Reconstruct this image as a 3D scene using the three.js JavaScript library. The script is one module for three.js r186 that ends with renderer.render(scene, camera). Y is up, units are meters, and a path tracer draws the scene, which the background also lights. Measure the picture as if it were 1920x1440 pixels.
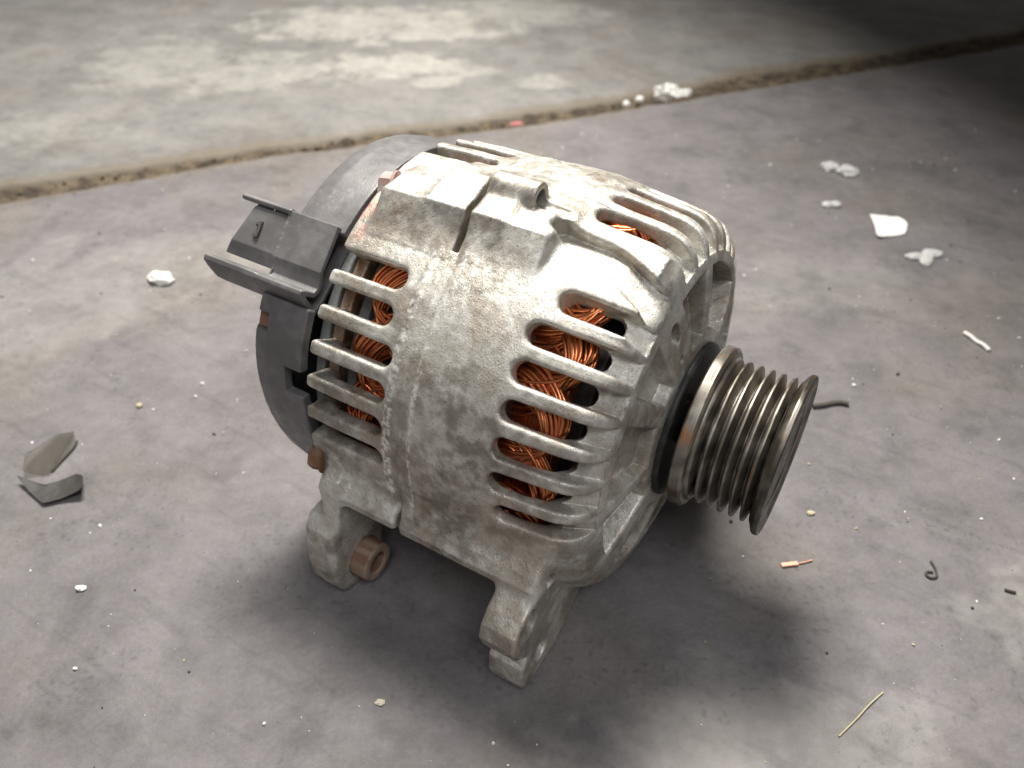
import * as THREE from 'three';
import { RectAreaLightUniformsLib } from 'three/addons/lights/RectAreaLightUniformsLib.js';
import { ImprovedNoise } from 'three/addons/math/ImprovedNoise.js';
import { mergeGeometries, toCreasedNormals } from 'three/addons/utils/BufferGeometryUtils.js';

// ------------------------------------------------------------------ camera, lights, exposure
const scene = new THREE.Scene();
const camera = new THREE.PerspectiveCamera(50.3, 4 / 3, 0.01, 20);
camera.position.set(0.0005, 0.2392, 0.2213);
camera.rotation.set(-0.711, 0, 0);
camera.focus = 0.235;
camera.userData.fStop = 12;
const renderer = new THREE.WebGLRenderer({ antialias: true });
renderer.toneMapping = THREE.LinearToneMapping;
renderer.toneMappingExposure = 1.12;
renderer.shadowMap.enabled = true;
scene.background = new THREE.Color().setRGB(0.2, 0.19, 0.182);
RectAreaLightUniformsLib.init();
const KEY = { at: [-0.03, 0.94, -0.41], w: 0.36, h: 0.24, power: 82, color: [1, 0.957, 0.89] };
const FILL = { at: [0.3, 1.75, 1.0], w: 1.3, h: 0.5, power: 6, color: [0.96, 0.97, 1] };  // added fill light, not a known source

// ------------------------------------------------------------------ helpers
const MM = 0.001, R2D = 180 / Math.PI, D2R = Math.PI / 180;
let seed = 12345;
const rnd = () => ((seed = (seed * 1664525 + 1013904223) >>> 0) / 4294967296);
const rr = (a, b) => a + (b - a) * rnd();
const IN = new ImprovedNoise();
const n3 = (x, y, z) => IN.noise(x + 51.3, y + 17.7, z + 93.1);
const fbm3 = (x, y, z, o = 3) => { let s = 0, a = 0.5; for (let i = 0; i < o; i++) { s += a * n3(x, y, z); x *= 2.03; y *= 2.03; z *= 2.03; a *= 0.5; } return s; };
const clamp = (v, a, b) => Math.max(a, Math.min(b, v));
const sst = (a, b, v) => { const t = clamp((v - a) / (b - a), 0, 1); return t * t * (3 - 2 * t); };
const mix = (a, b, t) => a + (b - a) * t;
const mix3 = (a, b, t) => [mix(a[0], b[0], t), mix(a[1], b[1], t), mix(a[2], b[2], t)];
function hash2(ix, iy, s) { let h = (ix * 374761393 + iy * 668265263 + s * 2147483647) | 0; h = Math.imul(h ^ (h >>> 13), 1274126177); return ((h ^ (h >>> 16)) >>> 0) / 4294967296; }
function tn(x, y, p, s) { // tileable value noise with period p
  const ix = Math.floor(x), iy = Math.floor(y), fx = x - ix, fy = y - iy, w = (v) => ((v % p) + p) % p;
  const u = fx * fx * (3 - 2 * fx), v = fy * fy * (3 - 2 * fy);
  const a = hash2(w(ix), w(iy), s), b = hash2(w(ix + 1), w(iy), s), c = hash2(w(ix), w(iy + 1), s), d = hash2(w(ix + 1), w(iy + 1), s);
  return a + (b - a) * u + (c - a) * v + (a - b - c + d) * u * v;
}
function tfbm(u, v, p, o, s) { let a = 0.5, t = 0, n = 0; for (let i = 0; i < o; i++) { t += a * tn(u * p, v * p, p, s + i); n += a; a *= 0.55; p *= 2; } return t / n; }
const l2s = (c) => 255 * (c <= 0.0031308 ? c * 12.92 : 1.055 * Math.pow(c, 1 / 2.4) - 0.055);
function tex(n, fn, srgb) {
  const d = new Uint8Array(n * n * 4);
  for (let j = 0; j < n; j++) for (let i = 0; i < n; i++) {
    const c = fn((i + 0.5) / n, (j + 0.5) / n), k = 4 * (j * n + i);
    for (let q = 0; q < 3; q++) d[k + q] = clamp(srgb ? l2s(clamp(c[q], 0, 1)) : c[q] * 255, 0, 255);
    d[k + 3] = 255;
  }
  const t = new THREE.DataTexture(d, n, n); t.wrapS = t.wrapT = THREE.RepeatWrapping; t.magFilter = THREE.LinearFilter; t.minFilter = THREE.LinearMipmapLinearFilter; t.generateMipmaps = true;
  if (srgb) t.colorSpace = THREE.SRGBColorSpace; t.needsUpdate = true; return t;
}
const gray = (v) => [v, v, v];
function mat(o) { const { lin, ...p } = o; const m = new THREE.MeshPhysicalMaterial(p); if (lin) m.color.setRGB(...lin); return m; }
const used = {};
function uniq(n) { if (!(n in used)) { used[n] = 0; return n; } used[n]++; return n + '_' + String(used[n]).padStart(3, '0'); }
function tag(o, label, category, group, kind) { if (label) o.userData.label = label; if (category) o.userData.category = category; if (group) o.userData.group = group; if (kind) o.userData.kind = kind; return o; }
function mesh(name, geo, m, parent) { const o = new THREE.Mesh(geo, m); o.name = parent && parent !== scene ? name : uniq(name); o.castShadow = o.receiveShadow = true; (parent || scene).add(o); return o; }

// ------------------------------------------------------------------ signed-distance meshing (mm in, metres out)
const smin = (a, b, k) => { const h = Math.max(k - Math.abs(a - b), 0) / k; return Math.min(a, b) - h * h * k * 0.25; };
const smax = (a, b, k) => -smin(-a, -b, k);
function poly(p) { const a = new Float64Array(p.length * 2); p.forEach((q, i) => { a[2 * i] = q[0]; a[2 * i + 1] = q[1]; }); let x0 = 1e9, x1 = -1e9, y0 = 1e9, y1 = -1e9; for (const q of p) { x0 = Math.min(x0, q[0]); x1 = Math.max(x1, q[0]); y0 = Math.min(y0, q[1]); y1 = Math.max(y1, q[1]); } a.box = [x0, x1, y0, y1]; return a; }
function sdPoly(x, y, a) {
  const b = a.box, bx = Math.max(b[0] - x, x - b[1], 0), by = Math.max(b[2] - y, y - b[3], 0), bd = bx * bx + by * by;
  if (bd > 144) return Math.sqrt(bd);
  const n = a.length; let d = 1e18, s = 1;
  for (let i = 0, j = n - 2; i < n; j = i, i += 2) {
    const ex = a[j] - a[i], ey = a[j + 1] - a[i + 1], wx = x - a[i], wy = y - a[i + 1];
    let t = (wx * ex + wy * ey) / (ex * ex + ey * ey); t = t < 0 ? 0 : t > 1 ? 1 : t;
    const dx = wx - ex * t, dy = wy - ey * t, q = dx * dx + dy * dy; if (q < d) d = q;
    const c1 = y >= a[i + 1], c2 = y < a[j + 1], c3 = ex * wy > ey * wx;
    if ((c1 && c2 && c3) || (!c1 && !c2 && !c3)) s = -s;
  }
  return s * Math.sqrt(d);
}
function ext(d2, x, x0, x1, rd) { // extrusion along x with rounding rd
  const a = d2 + rd, b = Math.abs(x - (x0 + x1) / 2) - (x1 - x0) / 2 + rd;
  return Math.min(Math.max(a, b), 0) + Math.hypot(Math.max(a, 0), Math.max(b, 0)) - rd;
}
function meshSDF(f, lo, hi, h) {
  const nx = Math.ceil((hi[0] - lo[0]) / h) + 1, ny = Math.ceil((hi[1] - lo[1]) / h) + 1, nz = Math.ceil((hi[2] - lo[2]) / h) + 1;
  const F = new Float32Array(nx * ny * nz), B = 6, rad = B * h * 0.87 * 1.35;
  for (let k0 = 0; k0 < nz; k0 += B) for (let j0 = 0; j0 < ny; j0 += B) for (let i0 = 0; i0 < nx; i0 += B) {
    const c = f(lo[0] + (i0 + B / 2) * h, lo[1] + (j0 + B / 2) * h, lo[2] + (k0 + B / 2) * h), far = Math.abs(c) > rad;
    for (let k = k0; k < Math.min(nz, k0 + B); k++) for (let j = j0; j < Math.min(ny, j0 + B); j++) { let q = (k * ny + j) * nx + i0; for (let i = i0; i < Math.min(nx, i0 + B); i++, q++) F[q] = far ? c : f(lo[0] + i * h, lo[1] + j * h, lo[2] + k * h); }
  }
  const id = new Int32Array(nx * ny * nz).fill(-1), P = [], sy = nx, sz = nx * ny;
  const co = [0, 1, sy, sy + 1, sz, sz + 1, sz + sy, sz + sy + 1];
  const E = [[0, 1], [2, 3], [4, 5], [6, 7], [0, 2], [1, 3], [4, 6], [5, 7], [0, 4], [1, 5], [2, 6], [3, 7]];
  for (let k = 0; k < nz - 1; k++) for (let j = 0; j < ny - 1; j++) for (let i = 0; i < nx - 1; i++) {
    const q = k * sz + j * sy + i; let m = 0; for (let c = 0; c < 8; c++) if (F[q + co[c]] < 0) m |= 1 << c;
    if (m === 0 || m === 255) continue;
    let x = 0, y = 0, z = 0, n = 0;
    for (const [a, b] of E) { if (((m >> a) & 1) === ((m >> b) & 1)) continue; const fa = F[q + co[a]], t = fa / (fa - F[q + co[b]]); const ax = a & 1, ay = (a >> 1) & 1, az = a >> 2, bx = b & 1, by = (b >> 1) & 1, bz = b >> 2; x += ax + (bx - ax) * t; y += ay + (by - ay) * t; z += az + (bz - az) * t; n++; }
    id[q] = P.length / 3; P.push(lo[0] + (i + x / n) * h, lo[1] + (j + y / n) * h, lo[2] + (k + z / n) * h);
  }
  const N = new Float32Array(P.length), e = 0.3;
  for (let v = 0; v < P.length; v += 3) {
    let x = P[v], y = P[v + 1], z = P[v + 2], gx, gy, gz, l;
    for (let it = 0; it < 2; it++) {
      gx = f(x + e, y, z) - f(x - e, y, z); gy = f(x, y + e, z) - f(x, y - e, z); gz = f(x, y, z + e) - f(x, y, z - e); l = Math.hypot(gx, gy, gz) || 1; gx /= l; gy /= l; gz /= l;
      if (it === 0) { const s = clamp(f(x, y, z), -0.5 * h, 0.5 * h); x -= gx * s; y -= gy * s; z -= gz * s; }
    }
    P[v] = x; P[v + 1] = y; P[v + 2] = z; N[v] = gx; N[v + 1] = gy; N[v + 2] = gz;
  }
  const I = [];
  const quad = (a, b, c, d, flip) => { a = id[a]; b = id[b]; c = id[c]; d = id[d]; if (a < 0 || b < 0 || c < 0 || d < 0) return; if (flip) I.push(a, c, b, b, c, d); else I.push(a, b, c, b, d, c); };
  for (let k = 1; k < nz - 1; k++) for (let j = 1; j < ny - 1; j++) for (let i = 1; i < nx - 1; i++) {
    const q = k * sz + j * sy + i, s = F[q] < 0;
    if (s !== F[q + 1] < 0) quad(q - sy - sz, q - sz, q - sy, q, !s);
    if (s !== F[q + sy] < 0) quad(q - sz - 1, q - 1, q - sz, q, !s);
    if (s !== F[q + sz] < 0) quad(q - 1 - sy, q - sy, q - 1, q, !s);
  }
  return { P, N, I };
}
// split a meshed field into labelled geometries sharing one continuous surface
function splitGeo({ P, N, I }, label, colour, H, uvf) {
  const sets = new Map();
  for (let t = 0; t < I.length; t += 3) {
    const a = 3 * I[t], b = 3 * I[t + 1], c = 3 * I[t + 2];
    const L = label ? label((P[a] + P[b] + P[c]) / 3, (P[a + 1] + P[b + 1] + P[c + 1]) / 3, (P[a + 2] + P[b + 2] + P[c + 2]) / 3) : 'main';
    let s = sets.get(L); if (!s) sets.set(L, (s = [])); s.push(I[t], I[t + 1], I[t + 2]);
  }
  const out = {};
  for (const [L, ix] of sets) {
    const map = new Map(), p = [], n = [], c = [], uv = [], id = [];
    for (const v of ix) {
      let q = map.get(v);
      if (q === undefined) {
        q = map.size; map.set(v, q); const x = P[3 * v], y = P[3 * v + 1], z = P[3 * v + 2];
        p.push(x * MM, (y + H) * MM, z * MM); n.push(N[3 * v], N[3 * v + 1], N[3 * v + 2]);
        c.push(...colour(x, y, z, L, N[3 * v], N[3 * v + 1], N[3 * v + 2])); uv.push(...uvf(x, y, z));
      }
      id.push(q);
    }
    const g = new THREE.BufferGeometry();
    g.setAttribute('position', new THREE.Float32BufferAttribute(p, 3)); g.setAttribute('normal', new THREE.Float32BufferAttribute(n, 3));
    g.setAttribute('color', new THREE.Float32BufferAttribute(c, 3)); g.setAttribute('uv', new THREE.Float32BufferAttribute(uv, 2)); g.setIndex(id); out[L] = g;
  }
  return out;
}

// ------------------------------------------------------------------ materials
const T1 = 24; // housing texture tile in mm
const castMap = tex(1024, (u, v) => { const a = tfbm(u, v, 6, 5, 1), b = tfbm(u, v, 40, 3, 9), c = tn(u * 180, v * 180, 180, 5); let t = 0.88 + 0.36 * (a - 0.5) + 0.2 * (b - 0.5) + 0.06 * (c - 0.5); const pit = sst(0.7, 0.82, tfbm(u, v, 60, 2, 33)); t *= 1 - 0.4 * pit; const w = clamp(0.5 + 1.6 * (a - 0.5), 0, 1); return [t * 0.99, t * mix(0.965, 0.99, w), t * mix(0.91, 0.97, w)]; }, true);
const castBump = tex(1024, (u, v) => gray(clamp(0.45 * tfbm(u, v, 70, 3, 21) + 0.35 * tfbm(u, v, 22, 3, 44) + 0.2 * tn(u * 300, v * 300, 300, 3), 0, 1)));
const castRough = tex(512, (u, v) => gray(clamp(0.4 + 0.42 * (tfbm(u, v, 14, 4, 61) - 0.5) + 0.15 * (tn(u * 120, v * 120, 120, 8) - 0.5), 0.2, 0.9)));
const M = {};
M.cast = mat({ vertexColors: true, map: castMap, bumpMap: castBump, bumpScale: 0.00018, roughness: 1, roughnessMap: castRough, metalness: 0.52 });
const plBump = tex(512, (u, v) => gray(0.6 * tfbm(u, v, 90, 2, 4) + 0.4 * tfbm(u, v, 12, 3, 14)));
const plRough = tex(512, (u, v) => gray(clamp(0.43 + 0.3 * (tfbm(u, v, 10, 4, 6) - 0.5), 0, 1)));
M.plastic = mat({ vertexColors: true, roughness: 1, roughnessMap: plRough, bumpMap: plBump, bumpScale: 0.00006, metalness: 0 });
M.blackPlastic = mat({ lin: [0.012, 0.012, 0.013], roughness: 0.35 });
const brush = tex(512, (u, v) => gray(clamp(0.48 + 0.4 * (tfbm(u * 0.125, v, 64, 3, 7) - 0.5) + 0.3 * (tfbm(u, v, 10, 3, 17) - 0.5), 0.12, 0.9)));
const brushB = tex(512, (u, v) => gray(tfbm(u * 0.0625, v, 96, 3, 27)));
M.steel = mat({ vertexColors: true, roughness: 1, roughnessMap: brush, bumpMap: brushB, bumpScale: 0.00004, metalness: 0.85 });
M.blackSteel = mat({ vertexColors: true, roughness: 0.42, bumpMap: castBump, bumpScale: 0.00008, metalness: 0.35 });
M.copper = mat({ lin: [0.68, 0.225, 0.085], roughness: 0.28, metalness: 0.9, clearcoat: 0.4, clearcoatRoughness: 0.2 });
M.dark = mat({ lin: [0.03, 0.028, 0.027], roughness: 0.6, metalness: 0.3 });
M.greyPart = mat({ lin: [0.2, 0.21, 0.21], roughness: 0.5, metalness: 0.2, bumpMap: castBump, bumpScale: 0.0003 });
M.rust = mat({ vertexColors: true, roughness: 0.8, metalness: 0.25, bumpMap: castBump, bumpScale: 0.0003 });

// ------------------------------------------------------------------ the floor: two concrete slabs and the dirty joint between them
const FX0 = -0.56, FZ0 = -0.72, FS = 1.12; // colour map square on the floor, metres
const edgeN = [[-4000, 1330], [-900, 25], [-307.8, -223.3], [-252, -247], [-175, -283], [1, -334], [129, -383], [209, -415], [298, -449], [439, -505], [1100, -790], [4000, -2040]];
const edgeF = [[-4000, 1300], [-900, -5], [-322, -253], [-249, -278], [-166, -309], [1, -361], [82, -394], [197, -448], [294, -486], [450, -548], [1100, -840], [4000, -2090]];
const lerpEdge = (E, x) => { for (let i = 1; i < E.length; i++) if (x <= E[i][0]) { const t = (x - E[i - 1][0]) / (E[i][0] - E[i - 1][0]); return mix(E[i - 1][1], E[i][1], t); } return E[E.length - 1][1]; };
const zNear = (x) => lerpEdge(edgeN, x) + 1.6 * n3(x / 9, 1, 0) + 2.2 * n3(x / 35, 2, 0);
const zFar = (x) => lerpEdge(edgeF, x) + 7 + 3 * n3(x / 11, 5, 0) + 4.5 * n3(x / 42, 6, 0);
// pale dusty patches seen on the concrete: centre x, z, half sizes (mm), strength
const PATCH = [[-95, -455, 75, 30, 0.95], [-60, -420, 26, 16, 0.9], [-205, -440, 70, 45, 0.55], [-120, -560, 130, 55, 0.85], [10, -600, 80, 45, 0.5], [-290, -460, 60, 60, 0.45], [20, -420, 26, 14, 0.5], [-320, -330, 60, 30, 0.3], [-150, -170, 90, 30, 0.22], [-200, 60, 14, 9, 0.8], [195, 70, 40, 30, 0.35], [75, 104, 60, 25, 0.3], [-240, -120, 70, 60, 0.22], [160, -140, 50, 30, 0.2], [25, -430, 14, 12, 0.6]];
const floorMap = tex(1500, (u, v) => {
  const X = (FX0 + u * FS) * 1000, Z = (FZ0 + v * FS) * 1000;
  const a = fbm3(X / 120, Z / 120, 3, 3), b = fbm3(X / 30, Z / 26, 9, 3), c = fbm3(X / 7, Z / 6, 4, 3), g = n3(X / 1.5, Z / 1.5, 2) + 0.7 * (hash2(Math.round(X * 2), Math.round(Z * 2), 3) - 0.5);
  const far = Z < lerpEdge(edgeF, X) + 14;
  let t = 1 + 0.34 * a + 0.42 * b + 0.26 * c + 0.13 * g;
  let col = far ? [0.165, 0.16, 0.153] : [0.137, 0.127, 0.13];
  const warm = sst(-0.05, 0.3, fbm3(X / 90, Z / 90, 30, 3)); col = mix3(col, [0.15, 0.135, 0.12], warm * 0.6);
  let p = 0; const pn = 1.1 * fbm3(X / 28, Z / 24, 14, 3) + 0.5 * fbm3(X / 7, Z / 5, 24, 3); for (const q of PATCH) { const d = Math.hypot((X - q[0]) / q[2], (Z - q[1]) / q[3]) + pn; p = Math.max(p, q[4] * sst(1.15, 0.55, d)); }
  col = mix3(col.map((k) => k * t), [0.38, 0.37, 0.335].map((k) => k * (0.9 + 0.3 * c + 0.3 * b)), p * 0.8);
  const scuff = sst(0.16, 0.34, fbm3((X + Z) / 60, (X - 1.6 * Z) / 9, 40, 3)); col = col.map((k) => k * (1 - 0.12 * scuff));
  const dark = sst(0.13, 0.32, fbm3(X / 22, Z / 22, 70, 3)); col = col.map((k) => k * (1 - 0.14 * dark));
  const sp = sst(0.34, 0.5, n3(X / 2.1, Z / 2.1, 55)) * sst(-0.1, 0.3, n3(X / 30, Z / 30, 57)); if (sp > 0) col = col.map((k) => k * (1 - 0.25 * sp));
  const ed = far ? sst(15, 1, Math.abs(Z - zFar(X)) + 9 * b + 5 * c) : sst(5, 0.5, Math.abs(Z - zNear(X)) + 3 * c);
  return mix3(col, [0.14, 0.115, 0.08], ed * 0.75);
}, true);
floorMap.wrapS = floorMap.wrapT = THREE.MirroredRepeatWrapping;
const floorBump = tex(1024, (u, v) => gray(clamp(0.4 * tfbm(u, v, 16, 4, 71) + 0.35 * tfbm(u, v, 90, 2, 72) + 0.25 * tn(u * 320, v * 320, 320, 73), 0, 1)));
floorBump.repeat.set(9, 9);
const floorRough = tex(512, (u, v) => gray(clamp(0.82 + 0.3 * (tfbm(u, v, 9, 4, 81) - 0.5), 0, 1))); floorRough.repeat.set(5, 5);
M.floor = mat({ map: floorMap, bumpMap: floorBump, bumpScale: 0.00032, roughness: 1, roughnessMap: floorRough });
function slab(name, edge, zOut, sign) {
  const p = [], n = [], uv = [], id = [], xs = []; for (let x = -4000; x <= 4000; x += x >= -420 && x < 600 ? 2 : 20) xs.push(x);
  const push = (x, y, z, nx, ny, nz) => { p.push(x * MM, y * MM, z * MM); n.push(nx, ny, nz); uv.push((x * MM - FX0) / FS, (z * MM - FZ0) / FS); return p.length / 3 - 1; };
  xs.forEach((x, i) => {
    const z = edge(x), a = push(x, 0, zOut, 0, 1, 0), b = push(x, 0, z + sign * 1.2, 0, 1, 0), c = push(x, -0.9, z + sign * 0.15, 0, 0.75, -0.66 * sign), d = push(x, -22, z, 0, 0, -sign);
    if (i) for (const [k, l] of [[a, b], [b, c], [c, d]]) { if (sign > 0) id.push(k - 4, k, l - 4, k, l, l - 4); else id.push(k - 4, l - 4, k, k, l - 4, l); }
  });
  const g = new THREE.BufferGeometry(); g.setAttribute('position', new THREE.Float32BufferAttribute(p, 3)); g.setAttribute('normal', new THREE.Float32BufferAttribute(n, 3)); g.setAttribute('uv', new THREE.Float32BufferAttribute(uv, 2)); g.setIndex(id);
  return tag(mesh(name, g, M.floor), 'grey stained concrete floor slab', null, null, 'structure');
}
slab('floor', zNear, 4000, 1).userData.label = 'dark grey stained concrete floor slab under the alternator';
slab('floor', zFar, -4000, -1).userData.label = 'paler dusty concrete floor slab beyond the dirty joint';
{ // dirt packed into the joint
  const p = [], uv = [], c = [], id = [], W = 24; let row = 0;
  for (let x = -430; x <= 600; x += 1.5, row++) for (let j = 0; j <= W; j++) {
    const t = j / W, z = mix(zNear(x) + 1, zFar(x) - 6, t);
    const h = -5.2 + 4.2 * fbm3(x / 9, z / 7, 5, 4) + 1.2 * fbm3(x / 50, z / 40, 8, 2) - 4.5 * sst(0.2, 0.04, t) + 2.2 * sst(0.55, 0.85, t) - 0.6 * sst(0.9, 1, t);
    p.push(x * MM, Math.min(h, 0.5 + 0.8 * n3(x / 4, z / 4, 7)) * MM, z * MM); uv.push(x / 60, z / 60);
    const k = fbm3(x / 12, z / 9, 20, 4), s = n3(x / 2, z / 2, 31);
    c.push(...mix3([0.045, 0.034, 0.025], [0.14, 0.108, 0.07], sst(-0.25, 0.35, k + 0.25 * s)));
    if (row && j) { const a = row * (W + 1) + j, b = a - 1, d = a - W - 1, e = d - 1; id.push(e, d, b, d, a, b); }
  }
  const g = new THREE.BufferGeometry(); g.setAttribute('position', new THREE.Float32BufferAttribute(p, 3)); g.setAttribute('uv', new THREE.Float32BufferAttribute(uv, 2)); g.setAttribute('color', new THREE.Float32BufferAttribute(c, 3)); g.setIndex(id); g.computeVertexNormals();
  tag(mesh('joint_dirt', g, mat({ vertexColors: true, roughness: 0.95, bumpMap: castBump, bumpScale: 0.0012 })), 'brown dirt and grit packed in the joint between the slabs', null, null, 'structure');
}

// ------------------------------------------------------------------ the alternator
const H = 62.7, YAW = 0.54;
const alt = new THREE.Group(); alt.name = uniq('alternator'); alt.rotation.y = -YAW; alt.position.y = 0.00015; scene.add(alt);
tag(alt, 'weathered grey aluminium alternator with copper windings, ribbed steel pulley and black rear cover', 'alternator');

const PITCH = 9.6, PIV = [-52.5, 65.5];
const ang = (a) => ((a + 540) % 360) - 180;
const frontSlots = [], rearSlots = [];
for (let k = 0; k < 7; k++) frontSlots.push({ th: 31.2 + PITCH * k, xs: k === 0 ? 35 : k === 6 ? 33 : 30.5, w: 3.12 });
for (let k = 0; k < 11; k++) frontSlots.push({ th: 3.2 - PITCH * k, xs: 30.5, w: 3.12 });
for (let k = 0; k < 6; k++) frontSlots.push({ th: 163 + PITCH * k, xs: 30.5, w: 3.12 });
for (let k = 0; k < 6; k++) rearSlots.push({ th: 39.6 + PITCH * k, xe: k < 2 ? -8.6 : -5, w: 3.12 });
for (let k = 0; k < 10; k++) rearSlots.push({ th: -5 - PITCH * k, xe: -8.5, w: 3.12 });
for (let k = 0; k < 6; k++) rearSlots.push({ th: 163 + PITCH * k, xe: -6, w: 3.12 });
const bucket = (slots) => Array.from({ length: 361 }, (_, i) => slots.filter((s) => Math.abs(ang(s.th - (i - 180))) < 9));
const FB = bucket(frontSlots), RB = bucket(rearSlots);
const spline = (p, n) => new THREE.CatmullRomCurve3(p.map((q) => new THREE.Vector3(q[0], q[1], 0)), false, 'centripetal').getPoints(n).map((v) => [v.x, v.y]);
const profF = poly([[1.6, 66.0], [4.8, 66.1], ...spline([[20, 66.2], [29, 65.0], [38, 63.8], [47, 62.8], [51.5, 62.0], [54.8, 60.6], [57, 58.5], [58.5, 55.8], [59.5, 52.4], [61.2, 45.5], [62.6, 36]], 30), [63.6, 27], [63.6, 12], [49.5, 12], [49.5, 50], [49.5, 54.5], [47, 58.6], [40, 60.6], [1.6, 61]]);
const profR = poly([[1.3, 65.4], [-20, 65.4], [-32.6, 65.0], [-32.6, 51.5], [-28.4, 51.5], [-28.4, 58.5], [-25, 60.5], [1.3, 60.6]]);
const padHi = poly([[62, -4], [66.6, -1], [69.4, 5], [70.6, 11], [69.6, 16], [66.6, 24.5], [60, 26], [56, 4]]);
const padP = poly([[64.5, 5], [67.0, 14], [66.6, 24.5], [56.2, 33.6], [51, 31], [50, 10], [56, 2]]);
const webP = poly([[-5, 60], [-12, 65], [-15, 68.4], [-18.2, 70.8], [-21.4, 70.4], [-23, 67], [-23.4, 58], [-10, 56]]);
const earFP = poly([[-10, 60], [-17, 66], [-21, 71], [-24, 76.5], [-28, 80.6], [-33, 82], [-38.5, 80.4], [-43, 76.4], [-45, 74.2], [-47, 75.4], [-49, 77], [-57, 77.4], [-61, 76], [-62.6, 73.5], [-62.6, 58], [-59.5, 49], [-52, 39], [-44, 27], [-38, 30], [-24, 50]]);
const earRP = poly([[-8, 62], [-13, 69.8], [-20, 71.2], [-30, 74], [-38, 76.6], [-47, 78], [-56, 77.6], [-60.5, 75.5], [-62.6, 71], [-62.6, 61], [-58, 55.5], [-48, 54], [-36, 57], [-25, 55], [-14, 52]]);
const lugRP = poly([[-27.5, 60], [-28.5, 73.5], [-33, 76.8], [-47, 78.8], [-56, 78.4], [-60.8, 76], [-62.6, 71], [-62.6, 61], [-58, 55.5], [-48, 54], [-36, 57]]);
const SPOKE = [[20, 6.4], [51.5, 2.8], [87, 1.3], [122, 5], [156, 1.5], [-170, 4], [-135, 1.5], [-98, 5], [-62, 1.6], [-13, 1.15]];
const bossY = 68.9, bossZ = 11.6;
const cyl = (a, b, r) => Math.hypot(a, b) - r;

function frontSDF(x, y, z) {
  const r = Math.hypot(y, z), th = Math.atan2(z, y) * R2D;
  let d = sdPoly(x, r, profF) - 0.4;
  { const tb = r * Math.sin((th - 22) * D2R); if (x > 18 && Math.abs(tb) < 17 && y > 0) d = smin(d, Math.max(Math.abs(tb) - 13.5, 53.5 - r, r - 62, 22 - x, x - 55), 2); } // thick wall under the pocket
  // channel beside the seam, and its two rough lips
  d = smax(d, -(Math.hypot((x - 3.4) * 0.85, r - 67.6) - 1.9), 0.8);
  if (z > -20 && y > 30) {
    d = smin(d, ext(sdPoly(y, z, padP), x, 2.5, 26.8, 2.0), mix(5, 1.2, sst(18, 25, z)));
    d = smin(d, ext(sdPoly(y, z, padHi), x, 2.5, 13.5 - 0.3 * (y - 66), 1.2), 3.5);
    d = smin(d, ext(cyl(y - bossY, z - bossZ, 4.5), x, 2.5, 17, 0.7), 1.8);
    d = smax(d, -Math.max(cyl(y - bossY + 0.4, z - bossZ, 2.7), 5 - x), 0.4);
    d = Math.max(d, Math.min(2.4 + 0.25 * n3(y / 5, z / 5, 3) - x, 1.3 * (29 - th), th - 3, r - 60) * (th < 31 && th > 0 ? 1 : 0) - (th < 31 && th > 0 ? 0 : 9)); // open slit between the two pads
  }
  if (y < 14 && z > 20) {
    d = smin(d, ext(sdPoly(y, z, webP), x, 2.2, 50.3, 1.5), 5.0);
    d = smin(d, ext(sdPoly(y, z, earFP), x, 38.2, 50.4, 0.9), 3);
    d = smax(d, -cyl(y - PIV[0], z - PIV[1], 4.1), 0.5);
    d = smax(d, -Math.max(cyl((y + 29) * 0.7, z - 72, 3.0), 47 - x), 0.8);
    d = smax(d, -Math.max(cyl((y + 20) * 0.6, z - 63, 1.7), 48 - x), 0.8);
  }
  // through slots between the cooling fins
  if (x > 20 && r > 44) {
    const xf = x, line = Math.max(0.447 * (50.4 - xf) + 0.894 * (57.4 - r), xf - 58.9);
    for (const s of FB[Math.floor(th) + 180] || []) {
      const t = r * Math.sin((th - s.th) * D2R), dx = Math.min(x - (s.xs + s.w), 0), de = Math.max(x - 49.2, 0);
      const cut = Math.min(Math.max(Math.hypot(dx + de, t) - s.w, 45 - r), Math.max(Math.hypot(dx, t) - s.w, line));
      d = smax(d, -cut, 1.5);
    }
    // closed pocket near the pad, between two flowing ribs, over a thickened wall
    const tc = x < 40 ? mix(14.0, 15.6, (x - 26) / 14) : mix(15.6, 22.5, sst(36, 60, x) * 1.06 - 0.06), t = r * Math.sin((th - tc) * D2R), dx = Math.min(x - 26.2, 0);
    if (Math.abs(t) < 14) {
      d = smax(d, -Math.max(Math.hypot(dx, t) - mix(2.9, 4.9, sst(26, 56, x)), 0.06 * (26 - x) + 0.26 * Math.min(46 - x, 0) + (61.3 - r) * 0.97, x - 58.6), 2.2);
    }
  }
  // pockets between the spokes of the nose
  if (x > 48 && r < 60) {
    let sp = 1e9; for (const [a, w] of SPOKE) { const da = ang(th - a); if (Math.abs(da) < 60) sp = Math.min(sp, Math.abs(r * Math.sin(da * D2R)) - w - 0.02 * r); }
    const fl = 53.2 + 0.3 * (50 - r) - x;
    d = smax(d, -Math.max(r - 49.6, 29.5 - r, -sp, fl), 1.3);
    const a18 = r * Math.sin((th - 20) * D2R);
    d = smax(d, -Math.max(cyl((r - 44) * 0.62, a18, 2.6), 55 - x), 0.5);
    d = smax(d, -Math.max(cyl(r - 33, a18, 1.4), 57 - x), 0.3);
    d = smax(d, -Math.max(cyl(r - 34, r * Math.sin((th - 101) * D2R), 1.3), 57 - x), 0.3);
  }
  d += 0.06 * n3(x / 7, y / 7, z / 7) + 0.045 * n3(x / 2.2, y / 2.2, z / 2.2);
  return Math.max(d, -H + 0.05 - y);
}
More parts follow.
